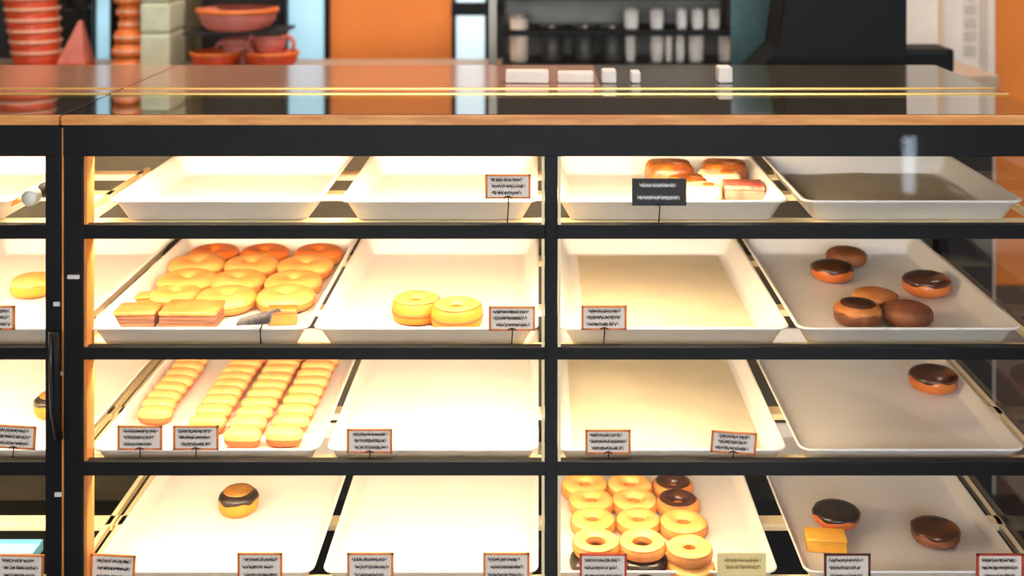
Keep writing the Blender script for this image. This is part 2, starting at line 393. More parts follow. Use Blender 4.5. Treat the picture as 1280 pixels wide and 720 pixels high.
# ---------------------------------------------------------------- pastries
def on(row, px, py):
    """point on the tray floor of a row whose picture position is (px, py)"""
    h = ZC-(rowz[row]+S0); D = h*F/(py-VY); return X(px, D), D, rowz[row]+S0+.0004, D
def torus_prof(R, r, zc, sq=1.0, n=14, a0=0, a1=2*PI, close=True):
    pw = lambda v: math.copysign(abs(v)**(.62 if sq > 1.05 else .84), v)      # fuller shoulders than a plain round section
    return [(R+r*pw(math.cos(a0+(a1-a0)*k/n)), zc+sq*r*pw(math.sin(a0+(a1-a0)*k/n))) for k in range(n+(0 if close and a1-a0 > 6.2 else 1))]
def ring_pastry(name, R, r, ht, body, ice, label, cat, group, seed, icer=1.04, cover=(.12, .88), band=None):
    """ring of outer radius R+r and total height ht"""
    t = thing(name, label, cat, (0, 0, 0), 0, group); sq = ht/2/r
    bm = bmesh.new(); p = torus_prof(R, r, ht/2, sq, 16); p = p+[p[0]]
    lathe(bm, p, 36, jit=.05, seed=seed); bmesh.ops.remove_doubles(bm, verts=bm.verts, dist=1e-6)
    build('dough', bm, M[body], t, True)
    if ice:
        bm = bmesh.new(); q = torus_prof(R, r*icer, ht/2+.0004, sq*1.02, 12, PI*cover[0], PI*cover[1], False)
        q = [(q[0][0]-.0015, q[0][1])]+q+[(q[-1][0]+.0015, q[-1][1])]
        lathe(bm, q, 36, jit=.05, seed=seed); build('icing', bm, M[ice], t, True)
    if band:
        bm = bmesh.new(); z = ht*.46; rr = R+r
        lathe(bm, [(rr-.004, z-.0035), (rr+.0006, z-.003), (rr+.001, z), (rr+.0006, z+.003), (rr-.004, z+.0035)], 36, jit=.05, seed=seed)
        build('filling_band', bm, M[band], t, True)
    return t
def disc_prof(R, ht, e=3.0, n=9):
    """round-shouldered cushion"""
    p = []
    for k in range(n+1):
        a = -PI/2+PI*k/n
        c, s = math.cos(a), math.sin(a)
        p.append((R*(abs(c)**(2/e)), ht/2+ht/2*(abs(s)**(2/e))*(1 if s > 0 else -1)))
    p[0] = (R*.55, 0); p[-1] = (R*.35, ht)
    return [(0.0005, 0)]+p+[(0.0005, ht*1.01)]
def filled(name, R, ht, body, ice, label, cat, group, seed, swirl=None, drip=.16):
    t = thing(name, label, cat, (0, 0, 0), 0, group)
    bm = bmesh.new(); lathe(bm, disc_prof(R, ht), 36, jit=.05, seed=seed)
    bmesh.ops.remove_doubles(bm, verts=bm.verts, dist=1e-4); build('dough', bm, M[body], t, True)
    if ice:
        pr = [q for q in disc_prof(R*1.025, ht*1.03) if q[1] > ht*(.62-drip)]
        pr = [(pr[0][0]-.002, pr[0][1]-.0005)]+pr
        bm = bmesh.new(); lathe(bm, pr, 36, jit=.05, seed=seed, wav=0)
        for v in bm.verts:
            a = math.atan2(v.co.y, v.co.x)
            if v.co.z < ht*.75: v.co.z += .0022*math.sin(a*5+seed)+.0012*math.sin(a*9+seed*2)
        build('icing', bm, M[ice], t, True)
    if swirl:
        bm = bmesh.new(); lathe(bm, [(R*.72, ht*.985), (R*.70, ht*1.03), (R*.45, ht*1.05), (R*.2, ht*1.05), (.0005, ht*1.05)], 28, jit=.06, seed=seed)
        build('topping', bm, M[swirl], t, True)
    return t
def finger(label, group, seed, L=.054, Wd=.026, ht=.022):
    t = thing('finger_bun', label, 'bun', (0, 0, 0), 0, group)
    def sup(k, a, b, zmul, z0, bm, lo=-1):
        nu, nv = 20, 12; rows = []
        for i in range(nv+1):
            ph = lo*PI/2+(PI/2-lo*PI/2)*i/nv; row = []
            for j in range(nu):
                th = 2*PI*j/nu
                cp = abs(math.cos(ph))**.6
                x = a*cp*math.copysign(abs(math.cos(th))**.6, math.cos(th)); y = b*cp*math.copysign(abs(math.sin(th))**.8, math.sin(th))
                z = z0+zmul*math.copysign(abs(math.sin(ph))**.75, math.sin(ph))
                q = 1+.05*noise.noise(Vector((x*60, y*60, z*60+seed)))
                row.append(bm.verts.new((x*q, y*q, z)))
            rows.append(row)
        for i in range(nv):
            for j in range(nu): bm.faces.new((rows[i][j], rows[i][(j+1) % nu], rows[i+1][(j+1) % nu], rows[i+1][j]))
        bmesh.ops.remove_doubles(bm, verts=bm.verts, dist=2e-4)
    bm = bmesh.new(); sup(0, L/2, Wd/2, ht/2, ht/2, bm); build('crumb', bm, M['fin_base'], t, True)
    bm = bmesh.new(); sup(0, L/2*1.02, Wd/2*1.04, ht*.42, ht*.62, bm, -.12); build('icing', bm, M['fin_ice'], t, True)
    return t
def bar_slice(label, group, w_, d_, ht, topm, sidem, seed, name='wafer_slice', cat='slice'):
    t = thing(name, label, cat, (0, 0, 0), 0, group)
    bm = box(bmesh.new(), -w_/2, w_/2, -d_/2, d_/2, 0, ht*.72, .0015); build('layers', bm, M[sidem], t)
    bm = bmesh.new(); nx, ny = 12, 8
    box(bm, -w_/2-.001, w_/2+.001, -d_/2-.001, d_/2+.001, ht*.7, ht, .0028)
    for v in bm.verts: v.co.z += .0012*noise.noise(v.co*60+Vector((seed, 0, 0)))
    build('topping', bm, M[topm], t, True)
    return t
def danish(label, group, seed, s=.062, ht=.026, top='danish'):
    t = thing('danish_pastry', label, 'pastry', (0, 0, 0), 0, group)
    bm = bmesh.new(); n = 32; rings = []
    for f, z in ((.80, 0), (.96, .004), (1.0, ht*.45), (.95, ht*.80), (.84, ht*.96), (.66, ht), (.45, ht*.96), (.25, ht*.99), (.1, ht*1.0)):
        r_ = []
        for k in range(n):
            a = 2*PI*k/n; c, sn = math.cos(a), math.sin(a)
            rr = s/2*f/((abs(c)**4+abs(sn)**4)**.25)*(1+.06*noise.noise(Vector((c*2, sn*2, seed+z*40))))
            r_.append(bm.verts.new((rr*c, rr*sn, z)))
        rings.append(r_)
    for i in range(len(rings)-1):
        for k in range(n): bm.faces.new((rings[i][k], rings[i][(k+1) % n], rings[i+1][(k+1) % n], rings[i+1][k]))
    bm.faces.new(rings[0][::-1]); bm.faces.new(rings[-1]); build('dough', bm, M[top], t, True)
    bm = bmesh.new(); rr = lathe(bm, [(s*.17, ht*.93), (s*.165, ht*1.03), (s*.11, ht*1.08), (.0006, ht*1.09)], 20, cx=s*.16, cy=-s*.1, jit=.12, seed=seed)
    build('filling', bm, M['cocoa'] if top == 'danish' else M['glaze_o'], t, True)
    return t
def place(proto, row, px, py, wpx, w0, label, used=[set()], dz=0, rz=None, group=None, sz=1):
    """py: picture row of the pastry's foot centre; wpx: its width in the picture; w0: its modelled width"""
    x, y, z, D = on(row, px, py)
    s = wpx*D/F/w0; rnd = random.Random(px*31+py); rz = rnd.uniform(0, 6.28) if rz is None else rz
    if proto.name not in used[0]:
        used[0].add(proto.name); proto.location = (x, y, z+dz); proto.rotation_euler = (0, 0, rz); proto.scale = (s, s, s*sz)
        proto['label'] = label; return proto
    return copy_thing(proto, (x, y, z+dz), rz, (s, s, s*sz), label, group)

ordn = ['front', 'second from the front', 'third from the front', 'fourth from the front', 'fifth from the front', 'sixth from the front', 'seventh from the front', 'eighth from the front', 'ninth from the front', 'rearmost']
# finger buns: four columns on the third shelf
cols = [
    [(194, 529), (199, 518), (205, 508), (213, 498), (221, 489), (227, 480), (234, 471), (239, 462)],
    [(260, 541), (267, 527), (275, 515), (281, 504), (287, 495), (293, 486), (299, 477), (306, 468), (313, 460)],
    [(303, 558), (310, 543), (318, 530), (324, 518), (331, 506), (337, 496), (343, 486), (348, 476), (354, 467), (360, 459)],
    [(355, 557), (363, 541), (370, 527), (376, 514), (382, 502), (388, 491), (392, 481), (397, 471), (403, 462)]]
cn = ['leftmost', 'second', 'third', 'right-hand']
pf = finger('', 'finger buns in columns on the third shelf', 3)
for c, col in enumerate(cols):
    for k, (px, py) in enumerate(col):
        o_ = ordn[k] if k < len(col)-1 else 'rearmost'
        D = .80*F/(py-VY)
        place(pf, 2, px, py, (45 if c else 43)*1.85/D, .054, 'small iced finger bun, %s in the %s column on the third shelf' % (o_, cn[c]),
              rz=random.Random(px).uniform(-.08, .08)+(.10 if c == 0 else 0)*-1, sz=1.12)
# ring doughnuts on the second shelf
g = 'ring doughnuts on the crowded second-shelf tray'
pr1 = ring_pastry('ring_doughnut', .0235, .0185, .026, 'dough', 'glaze_y', '', 'doughnut', g, 1, cover=(.0, 1.02))
pr2 = ring_pastry('ring_doughnut', .0235, .0185, .026, 'dough', 'glaze_o', '', 'doughnut', g, 2, cover=(.02, 1.0))
W0 = .084
for p, px, py, wp, lb in (
    (pr2, 268, 329, 62, 'amber ring doughnut at the back left of the crowded tray'),
    (pr2, 331, 329, 62, 'amber ring doughnut at the back middle of the crowded tray'),
    (pr2, 398, 329, 62, 'amber ring doughnut at the back right of the crowded tray'),
    (pr1, 246, 345, 70, 'golden ring doughnut, left of the second row from the back, crowded tray'),
    (pr1, 315, 345, 68, 'golden ring doughnut, middle of the second row from the back, crowded tray'),
    (pr1, 382, 346, 68, 'golden ring doughnut, right of the second row from the back, crowded tray'),
    (pr1, 234, 365, 72, 'pale ring doughnut at the left of the middle row, crowded tray'),
    (pr1, 298, 364, 68, 'pale ring doughnut at the centre of the middle row, crowded tray'),
    (pr1, 367, 366, 70, 'pale ring doughnut at the right of the middle row, crowded tray'),
    (pr1, 220, 380, 62, 'partly hidden ring doughnut behind the two wafer slices'),
    (pr1, 283, 387, 74, 'large golden ring doughnut with an open hole behind the tilted grey tag'),
    (pr1, 357, 385, 72, 'pale ring doughnut right of the largest one, second row from the tray front')):
    place(p, 1, px, py, wp, W0, lb, sz=.95)
g = 'wafer slices at the front of the crowded tray'
ps = bar_slice('', g, .062, .042, .024, 'tan_ice', 'slice_side', 1)
place(ps, 1, 172, 404, 54, .064, 'left of two caramel-topped wafer slices at the front of the crowded tray', rz=.02)
place(ps, 1, 241, 404, 72, .064, 'wider right-hand caramel-topped wafer slice at the front of the crowded tray', rz=-.03, sz=.82)
pc = bar_slice('', 'plain buns', .060, .026, .016, 'glaze_y', 'dough', 4, 'flat_bun', 'bun')
place(pc, 1, 192, 381, 56, .062, 'flat golden bun tucked behind the left wafer slice', rz=.25)
po = bar_slice('', 'plain buns', .060, .034, .034, 'glaze_o', 'glaze_o', 6, 'amber_bun', 'bun')
place(po, 1, 353, 404, 36, .062, 'small amber bun end beside the tilted grey tag', rz=.1, sz=1.0)
# two tall ring cakes
pk = ring_pastry('ring_cake', .0285, .0165, .040, 'dough_y', 'glaze_y', '', 'ring cake', 'tall ring cakes on the second shelf', 5, cover=(.30, .88), band='amber_d')
place(pk, 1, 521, 399, 61, .090, 'tall yellow ring cake, rear left of the pair')
place(pk, 1, 571, 408, 64, .090, 'tall pale-topped yellow ring cake, front right of the pair beside the tag')
# left case
pl = filled('filled_doughnut', .040, .036, 'dough_y', 'glaze_y', '', 'doughnut', 'single doughnuts', 6)
place(pl, 1, 41, 369, 54, .080, 'plain yellow doughnut alone left of the double post')
pq = filled('iced_doughnut', .040, .046, 'dough_y', 'choc_d', '', 'doughnut', 'single doughnuts', 7, swirl='toffee', drip=.02)
place(pq, 2, 68, 520, 48, .080, 'chocolate-topped doughnut on the third shelf half hidden by the left post')
place(pq, 3, 298, 641, 49, .080, 'small yellow doughnut with chocolate rim alone on the bottom shelf tray')
# dim right-hand trays
g = 'brown doughnuts on the dim second-shelf tray'
pd = filled('cocoa_doughnut', .040, .034, 'glaze_o', 'choc', '', 'doughnut', g, 8, drip=.06)
pe = filled('cocoa_doughnut', .040, .032, 'cocoa', 'tan_ice', '', 'doughnut', g, 9, drip=.1)
pe2 = filled('cocoa_doughnut', .040, .034, 'cocoa', None, '', 'doughnut', g, 10)
place(pe2, 1, 1058, 332, 50, .080, 'dark brown doughnut at the back, behind its amber-sided neighbour')
place(pd, 1, 1040, 350, 52, .080, 'chocolate-topped doughnut with amber side, left rear of the dim second tray')
place(pd, 1, 1158, 368, 60, .080, 'chocolate doughnut standing alone at the right of the dim second tray')
place(pe, 1, 1094, 386, 56, .080, 'caramel-topped brown doughnut in the middle of the front cluster')
pe3 = filled('cocoa_doughnut', .040, .036, 'cocoa', 'tan_ice', '', 'doughnut', g, 12, swirl='choc')
place(pe3, 1, 1072, 406, 60, .080, 'brown doughnut with dark centre, front left of the cluster of three')
place(pe2, 1, 1134, 406, 62, .080, 'plain brown doughnut, front right of the cluster of three')
place(pd, 2, 1166, 487, 60, .080, 'chocolate-topped doughnut alone at the back of the dim third tray')
pb = filled('iced_doughnut', .042, .030, 'glaze_o', 'choc_d', '', 'doughnut', 'single doughnuts', 14, drip=.22)
M['bun_y'] = mat('bright_yellow_bun', (250, 184, 62), .5, var=.08)
ybun = bar_slice('', 'plain buns', .060, .036, .030, 'bun_y', 'bun_y', 9, 'square_bun', 'bun')
place(ybun, 3, 1032, 684, 50, .062, 'square yellow bun under the front of the black-iced doughnut', rz=-.1, sz=.7)
place(pb, 3, 1045, 661, 56, .080, 'glossy black-iced doughnut leaning by the yellow bun on the bottom shelf', rz=1.0, dz=.008)
pm = filled('iced_doughnut', .040, .030, 'cocoa', 'choc', '', 'doughnut', 'single doughnuts', 15, drip=-.05)
place(pm, 3, 1169, 677, 60, .080, 'flat brown chocolate doughnut at the right of the dim bottom tray')
# danishes on the top shelf
g = 'danishes on the top shelf tray'
d1 = danish('', g, 1); d2 = danish('', g, 2, top='custard'); d3 = bar_slice('', g, .058, .046, .026, 'pink', 'berry', 3, 'berry_slice', 'pastry')
place(d1, 0, 837, 229, 60, .064, 'amber danish at the back left of the top shelf danishes', rz=.1, sz=1.1)
place(d1, 0, 905, 229, 60, .064, 'amber danish with dark edge at the back right of the top shelf danishes', rz=-.15, sz=1.1)
place(d1, 0, 862, 239, 46, .064, 'small amber danish right behind the black card', rz=.5, sz=1.0)
place(d2, 0, 899, 236, 54, .064, 'pale custard danish in front of the back right amber one', rz=.05)
place(d2, 0, 876, 250, 48, .064, 'pale danish just right of the black card', rz=.35)
place(d3, 0, 929, 250, 50, .060, 'pink berry slice at the front right of the top shelf danishes', rz=-.06)
# rings on the bottom shelf
g = 'stacked ring doughnuts on the bottom shelf'
r1 = ring_pastry('ring_doughnut', .0262, .0158, .027, 'dough', 'glaze_p', '', 'doughnut', g, 21, cover=(.16, .90))
r2 = ring_pastry('chocolate_ring_doughnut', .0262, .0158, .027, 'cocoa', 'choc_d', '', 'doughnut', g, 22, cover=(-.1, 1.05))
hz = .024
r3 = ring_pastry('iced_ring_doughnut', .0270, .0150, .027, 'dough', 'choc', '', 'doughnut', g, 23, cover=(.34, .97))
r4 = ring_pastry('wide_ring_doughnut', .0295, .0125, .024, 'dough', 'glaze_p', '', 'doughnut', g, 24, cover=(.2, .9))
for p, px, py, wp, dz, lb in (
    (r1, 731, 620, 58, .0, 'golden ring doughnut at the back left of the bottom shelf stack'),
    (r1, 787, 620, 56, .0, 'golden ring doughnut at the back middle of the bottom shelf stack'),
    (r3, 841, 618, 52, .0, 'chocolate ring doughnut at the back right of the bottom shelf stack'),
    (r1, 739, 640, 57, .0, 'golden ring doughnut, left of the second row from the back, bottom shelf'),
    (r1, 793, 640, 57, .0, 'golden ring doughnut, middle of the second row from the back, bottom shelf'),
    (r3, 847, 640, 55, .0, 'chocolate-iced ring doughnut, right of the second row from the back, bottom shelf'),
    (r1, 741, 664, 57, .0, 'golden ring doughnut, left of the third row from the back, bottom shelf'),
    (r1, 798, 664, 56, .0, 'golden ring doughnut, middle of the third row from the back, bottom shelf'),
    (r1, 854, 668, 60, .0, 'golden ring doughnut, right of the third row from the back, bottom shelf'),
    (r2, 743, 712, 62, 0, 'chocolate ring doughnut at the bottom of the front left pile'),
    (r2, 804, 712, 62, 0, 'chocolate ring doughnut at the bottom of the front middle pile'),
    (r1, 864, 722, 60, 0, 'golden ring doughnut at the bottom of the front right pile'),
    (r4, 745, 711, 60, hz, 'pale ring doughnut on top of the front left pile, chocolate in its hole'),
    (r4, 803, 711, 60, hz, 'pale ring doughnut on top of the front middle pile, over a chocolate one'),
    (r1, 862, 720, 58, hz, 'golden ring doughnut on top of the front right pile')):
    place(p, 3, px, py, wp, W0, lb, dz=dz)

# ---------------------------------------------------------------- tags
def scribble(bm, x0, x1, z, amp, seed, y, th=.0007, dens=1):
    rnd = random.Random(seed); n = int((x1-x0)/.0011*dens); prev = None
    x = x0
    while x < x1:
        L = rnd.uniform(.004, .011); xe = min(x1, x+L); k = max(3, int((xe-x)/.0009)); last = None
        for i in range(k+1):
            px = x+(xe-x)*i/k; pz = z+amp*math.sin(i*2.2+seed)*rnd.uniform(.3, 1)
            cur = (bm.verts.new((px, y, pz-th/2)), bm.verts.new((px, y, pz+th)))
            if last: bm.faces.new((last[0], cur[0], cur[1], last[1]))
            last = cur
        x = xe+rnd.uniform(.0005, .0015)
def price_tag(cx, cy, wpx, hpx, label, frame='frame_w', card='card', ink='ink', lines=(.28, .02, -.26), rot=0, tilt=0, D=YF-.004+.012, foot=None, bow=0, wire=True):
    D = YF+.0165 if D == YF-.004+.012 else D
    W, H = wpx*D/F, hpx*D/F
    t = thing('price_tag', label, 'price tag', (X(cx, D), D, Z(cy, D)), 0, 'price tags along the shelf fronts')
    t.rotation_euler = (tilt, rot, 0)
    bm = box(bmesh.new(), -W/2, W/2, -.0006, .0006, -H/2, H/2); build('card', bm, M[card], t)
    if frame:
        fw = .0034; bm = bmesh.new()
        for a in ((-W/2, W/2, H/2-fw*.7, H/2), (-W/2, W/2, -H/2, -H/2+fw*.7), (-W/2, -W/2+fw, -H/2, H/2), (W/2-fw, W/2, -H/2, H/2)):
            box(bm, a[0], a[1], -.0018, .001, a[2], a[3])
        build('frame', bm, M[frame], t)
    bm = bmesh.new(); rnd = random.Random(cx)
    for q, f in enumerate(lines):
        i0 = .07+rnd.uniform(0, .08); i1 = .07+rnd.uniform(0, .12)
        scribble(bm, -W/2+W*i0+.001, W/2-W*i1-.001, f*H, .0036, cx+q, -.0009, .0016)
        scribble(bm, -W/2+W*(i0+.04)+.001, W/2-W*(i1+.05)-.001, f*H-.0010, .0030, cx*3+q+9, -.0011, .0016)
    o = build('handwriting', bm, M[ink], t)
    if wire:
        fz = Z(foot if foot else cy+hpx/2+18, D)-Z(cy, D)
        bm = bmesh.new()
        tube(bm, [(0, -.0016, -H/2+.004), (.0008, -.0022, -H/2-.002), (0, -.001, (fz-H/2)/2), (-.001, .0, fz)], .0009)
        tube(bm, [(-.006, -.0018, -H/2+.001), (-.002, -.0026, -H/2+.0035), (.002, -.0026, -H/2+.0035), (.006, -.0018, -H/2+.001)], .0009)
        build('wire_clip', bm, M['wire'], t)
    return t
price_tag(635, 233, 57, 30, 'orange-framed tag on the top shelf left of the central mullion', foot=282)
price_tag(824, 240, 68, 34, 'black card with white writing before the danishes', frame=None, card='card_k', ink='chalk', lines=(.25, -.20), foot=282)
price_tag(640, 398, 58, 30, 'orange-framed tag on the second shelf just left of the central mullion', foot=434)
price_tag(755, 397, 57, 30, 'orange-framed tag on the second shelf right of the central mullion', foot=434)
price_tag(-3, 397, 44, 30, 'orange-framed tag cut by the left edge on the second shelf', foot=434)
price_tag(175, 547, 56, 30, 'left of the two tags in front of the finger buns', foot=578)
price_tag(245, 547, 57, 30, 'right of the two tags in front of the finger buns', foot=578)
price_tag(462, 551, 57, 30, 'orange-framed tag on the third shelf before the empty bright tray', foot=578)
price_tag(760, 552, 57, 30, 'orange-framed tag on the third shelf just right of the central mullion', foot=578)
price_tag(917, 553, 57, 27, 'slightly crooked tag at the right corner of the cream third-shelf tray', rot=.07, foot=578)
price_tag(18, 546, 54, 29, 'slanted tag on the third shelf left of the double post', rot=.06, foot=578)
price_tag(141, 711, 56, 36, 'bottom shelf tag beside the double post, leftmost in the main bay', rot=.05)
price_tag(325, 709, 56, 36, 'bottom shelf tag in front of the tray with one small doughnut')
price_tag(463, 709, 58, 36, 'bottom shelf tag at the left of the empty tray')
price_tag(633, 709, 58, 36, 'bottom shelf tag just left of the central mullion')
price_tag(754, 710, 59, 36, 'red-framed tag in front of the stacked ring doughnuts', frame='frame_r')
price_tag(927, 709, 61, 36, 'frameless cream tag right of the stacked ring doughnuts', frame=None, card='card_y', ink='ochre_ink', lines=(.25, .02))
price_tag(1059, 710, 58, 36, 'dark-red-framed tag below the black-iced doughnut', frame='frame_d')
price_tag(1250, 710, 59, 36, 'red-framed tag at the bottom right corner', frame='frame_r')
price_tag(25, 710, 60, 34, 'bottom shelf tag left of the double post under the blue box', rot=.02)
# tilted grey tag lying back over the pastries
M['slate'] = mat('slate_grey_card', (138, 134, 140), .5, col2=(78, 74, 80), vscale=40)
D = YF+.034
t = thing('price_tag', 'grey curled tag leaning back against the doughnuts of the crowded tray', 'price tag', (X(320, D), D, rowz[1]+.0345), 0, 'price tags along the shelf fronts')
bm = bmesh.new(); rows = []
for a in range(17):
    u = a/16; ang = PI*(.02+.80*u); row = []
    for b in range(11):
        v = b/10; R_ = .008+.007*v
        row.append(bm.verts.new((-.028+.052*v+.010*u, -R_*math.cos(ang), R_*1.25*math.sin(ang)+.004*v)))
    rows.append(row)
for a in range(16):
    for b in range(10): bm.faces.new((rows[a][b], rows[a][b+1], rows[a+1][b+1], rows[a+1][b]))
bmesh.ops.solidify(bm, geom=bm.faces[:], thickness=.0012)
build('card', bm, M['slate'], t, True)
bm = bmesh.new(); tube(bm, [(.012, -.006, .006), (.010, -.018, -.002), (.011, -.018, -.016), (.013, -.018, -.034)], .0013); build('wire_clip', bm, M['wire'], t)

# ---------------------------------------------------------------- small things inside the left case
t = thing('serving_tongs', 'black-handled tongs with white end on the top shelf left of the double post', 'tongs', (X(44, 1.73), 1.73, Z(243, 1.73)))
bm = bmesh.new(); prof = [(.0006, 0), (.010, .001), (.0125, .006), (.0125, .020), (.0105, .022)]
lathe(bm, prof, 24); 
for v in bm.verts: v.co = Matrix.Rotation(PI/2, 4, 'X') @ v.co
build('end_cap', bm, mat('tong_cap', (235, 228, 215), .4), t, True)
bm = bmesh.new(); tube(bm, [(.006, .012, .003), (.016, .010, .006), (.026, .010, .006)], .011, 14); tube(bm, [(-.006, .01, -.002), (-.017, .01, -.006), (-.021, .01, -.004)], .005, 12)
build('handle', bm, M['blackm'], t, True)
bm = bmesh.new(); tube(bm, [(-.014, .016, -.004), (-.05, .03, -.022), (-.075, .03, -.026)], .004, 8); build('arm', bm, M['ochre'], t, True)
M['blue'] = mat('blue_carton', (92, 160, 200), .5, var=.06)
t = thing('blue_box', 'flat blue carton on the bottom shelf behind the leftmost tag', 'box', (X(0, 1.80), 1.80, ZC-.9805))
bm = box(bmesh.new(), -.10, .056, -.02, .024, .0, .018, .002); build('carton', bm, M['blue'], t)
bm = box(bmesh.new(), -.102, .058, -.021, .006, .0182, .020, .0008); build('lid_flap', bm, mat('light_blue_flap', (130, 186, 216), .5), t)
# glossy black tong handles clipped to the left post
t = thing('hanging_tongs', 'slim black tongs hanging on the left post', 'tongs', (X(74, 1.69), 1.683, Z(440, 1.69)))
bm = bmesh.new(); tube(bm, [(-.002, 0, .03), (.001, -.004, -.02), (.0, -.004, -.08), (.004, -.002, -.12)], .005, 10); build('handle', bm, M['blackm'], t, True)
bm = bmesh.new(); tube(bm, [(-.009, 0, .03), (-.007, -.004, -.02), (-.005, -.004, -.08), (.001, -.002, -.12)], .0035, 10); build('arm', bm, M['graphite'], t, True)

# ---------------------------------------------------------------- behind the counter
DB = 2.95
zc_ = Z(86, DB)                                # back counter height
bc = thing('back_counter', 'dark back counter behind the display case', 'counter', (0, DB, 0))
boxo('worktop', X(-60, DB), X(1226, DB), -.12, .20, zc_-.03, zc_, mat('pale_worktop', (188, 160, 136), .4, var=.08), bc, bev=.003)
boxo('cabinet_body', X(-55, DB), X(1222, DB), -.10, .20, 0, zc_-.031, M['wdark'], bc)
M['coral'] = mat('coral_red_glaze', (214, 74, 36), .45, var=.1, vscale=25)
M['coral_rim'] = mat('pale_rim', (240, 178, 146), .5, var=.06)
M['orangeg'] = mat('orange_glaze', (240, 122, 52), .4, var=.1)
M['pinkg'] = mat('pink_terracotta', (216, 122, 104), .5, var=.08)
def cup(label, grp, wtop, ht, body='coral', name='stacked_bowl', cat='bowl', rimm='coral_rim'):
    t = thing(name, label, cat, (0, 0, 0), 0, grp)
    R = wtop/2
    bm = bmesh.new(); lathe(bm, [(.001, 0), (R*.82, 0), (R*.86, .002), (R*.97, ht*1.35), (R*.94, ht*1.35), (R*.82, .005), (.001, .005)], 36); build('body', bm, M[body], t, True)
    bm = bmesh.new(); lathe(bm, [(R*.95, ht*1.30), (R*1.0, ht*1.28), (R*1.02, ht*1.42), (R*1.0, ht*1.56), (R*.94, ht*1.56), (R*.93, ht*1.3)], 36); build('rim', bm, M[rimm], t, True)
    return t
pos = ['lowest', 'second lowest', 'third from the bottom', 'fourth from the bottom', 'fifth from the bottom', 'topmost in view']
step = 13.6*DB/F
p = cup('', 'red bowls nested in the stack at the far left', 70*DB/F, step)
for k in range(14):
    loc = (X(40-k*1.5, DB), DB+.03, zc_+.002+k*step)
    sc = (min(1.06, .88+.02*k),)*2+(1,)
    lb = 'red bowl with pale rim in the stack at far left, %s' % (pos[k] if k < 5 else 'near its top')
    if k > 5: lb = 'red bowl with pale rim in the stack at far left, above the frame edge'
    if k == 0: p.location = loc; p.scale = sc; p['label'] = lb
    else: copy_thing(p, loc, 0, sc, lb)
# coral pyramid carton
t = thing('pyramid_carton', 'coral pyramid-shaped carton between the red bowls and blue window', 'carton', (X(95, DB), DB, zc_))
bm = bmesh.new(); s = 17*DB/F; hh = 60*DB/F
b0 = [bm.verts.new((sx*s, sy*s, z)) for z in (0, 9*DB/F) for sx, sy in ((-1, -1), (1, -1), (1, 1), (-1, 1))]
ap = [bm.verts.new((.012+dx, dy, hh)) for dx, dy in ((-.004, -.004), (.004, -.004), (.004, .004), (-.004, .004))]
q = b0+ap
for i in (0, 4):
    for k in range(4): bm.faces.new((q[i+k], q[i+(k+1) % 4], q[i+4+(k+1) % 4], q[i+4+k]))
bm.faces.new(b0[:4]); bm.faces.new(ap); build('carton', bm, M['pinkg'], t)
boxo('base_band', -s-.001, s+.001, -s-.001, s+.001, .0, 8*DB/F, M['coral'], t)
t = thing('dark_canister', 'dark grey canister above the pyramid carton at the top edge', 'canister', (X(100, 3.1), 3.1, Z(9, 3.1)))
bm = bmesh.new(); lathe(bm, [(.001, 0), (.026, 0), (.032, .01), (.033, .10), (.03, .12), (.001, .12)], 28); build('body', bm, M['graphite'], t, True)
bm = bmesh.new(); lathe(bm, [(.001, .12), (.030, .12), (.031, .135), (.001, .14)], 28); build('lid', bm, M['blackm'], t, True)
boxo('wall_shelf', X(75, 3.16), X(112, 3.16), 3.05, 3.2, Z(9, 3.1)-.008, Z(9, 3.1)-.0005, M['wdark'], None)
tag(bpy.data.objects['wall_shelf'], 'short dark shelf carrying the grey canister', 'shelf')
# orange ribbed jars
M['jar'] = M['orangeg']
p = None
for k, (dy, wd) in enumerate(((0, 41), (17, 40), (34, 36), (50, 26), (66, 30), (82, 36), (98, 38), (114, 40), (130, 40), (146, 40), (162, 38))):
    R = wd*DB/F/2; hh = 15.5*DB/F
    t = thing('orange_bowl', ['lowest and widest orange bowl in the stack left of the pale folded linen', 'second orange bowl up in the stack left of the pale linen', 'third orange bowl up in the stack left of the pale linen', 'small bowl narrowing the orange stack under its top', 'orange-pink bowl at the top edge of the orange stack', 'orange bowl above the frame on the orange stack'][min(k, 5)], 'bowl', (X(161, DB), DB, zc_+.001+dy*DB/F), 0, 'orange bowls stacked upside down')
    bm = bmesh.new(); lathe(bm, [(R*.95, 0), (R, .002), (R*1.0, hh*.35), (R*.9, hh*.8), (R*.7, hh*.99), (.001, hh*.99)], 30); build('body', bm, M['orangeg'], t, True)
    bm = bmesh.new(); lathe(bm, [(R*.97, hh*.28), (R*1.03, hh*.3), (R*1.03, hh*.45), (R*.97, hh*.5)], 30); build('rim_band', bm, M['coral_rim'], t, True)
# pale linen stack and olive post
M['linen'] = mat('pale_linen', (216, 214, 180), .8, var=.05, bump=.2)
x0, x1 = X(181, DB), X(218, DB)
zz = zc_+.001
for k, hpx in enumerate((46, 38, 30, 38, 40, 38)):
    h_ = hpx*DB/F
    o = boxo('folded_linen', x0, x1, DB-.04, DB+.10, zz, zz+h_-.001, M['linen'], None, bev=.008)
    tag(o, 'pale green folded linen bundle, %s of the stack' % ['lowest', 'second', 'third up', 'fourth up', 'fifth up', 'top'][k], 'linen', 'folded linen bundles'); zz += h_
boxo('trim_4', X(219, 3.1), X(239, 3.1), 3.1, 3.2, 0, 2.7, mat('olive_post', (112, 98, 72), .6, var=.08), kind='structure')
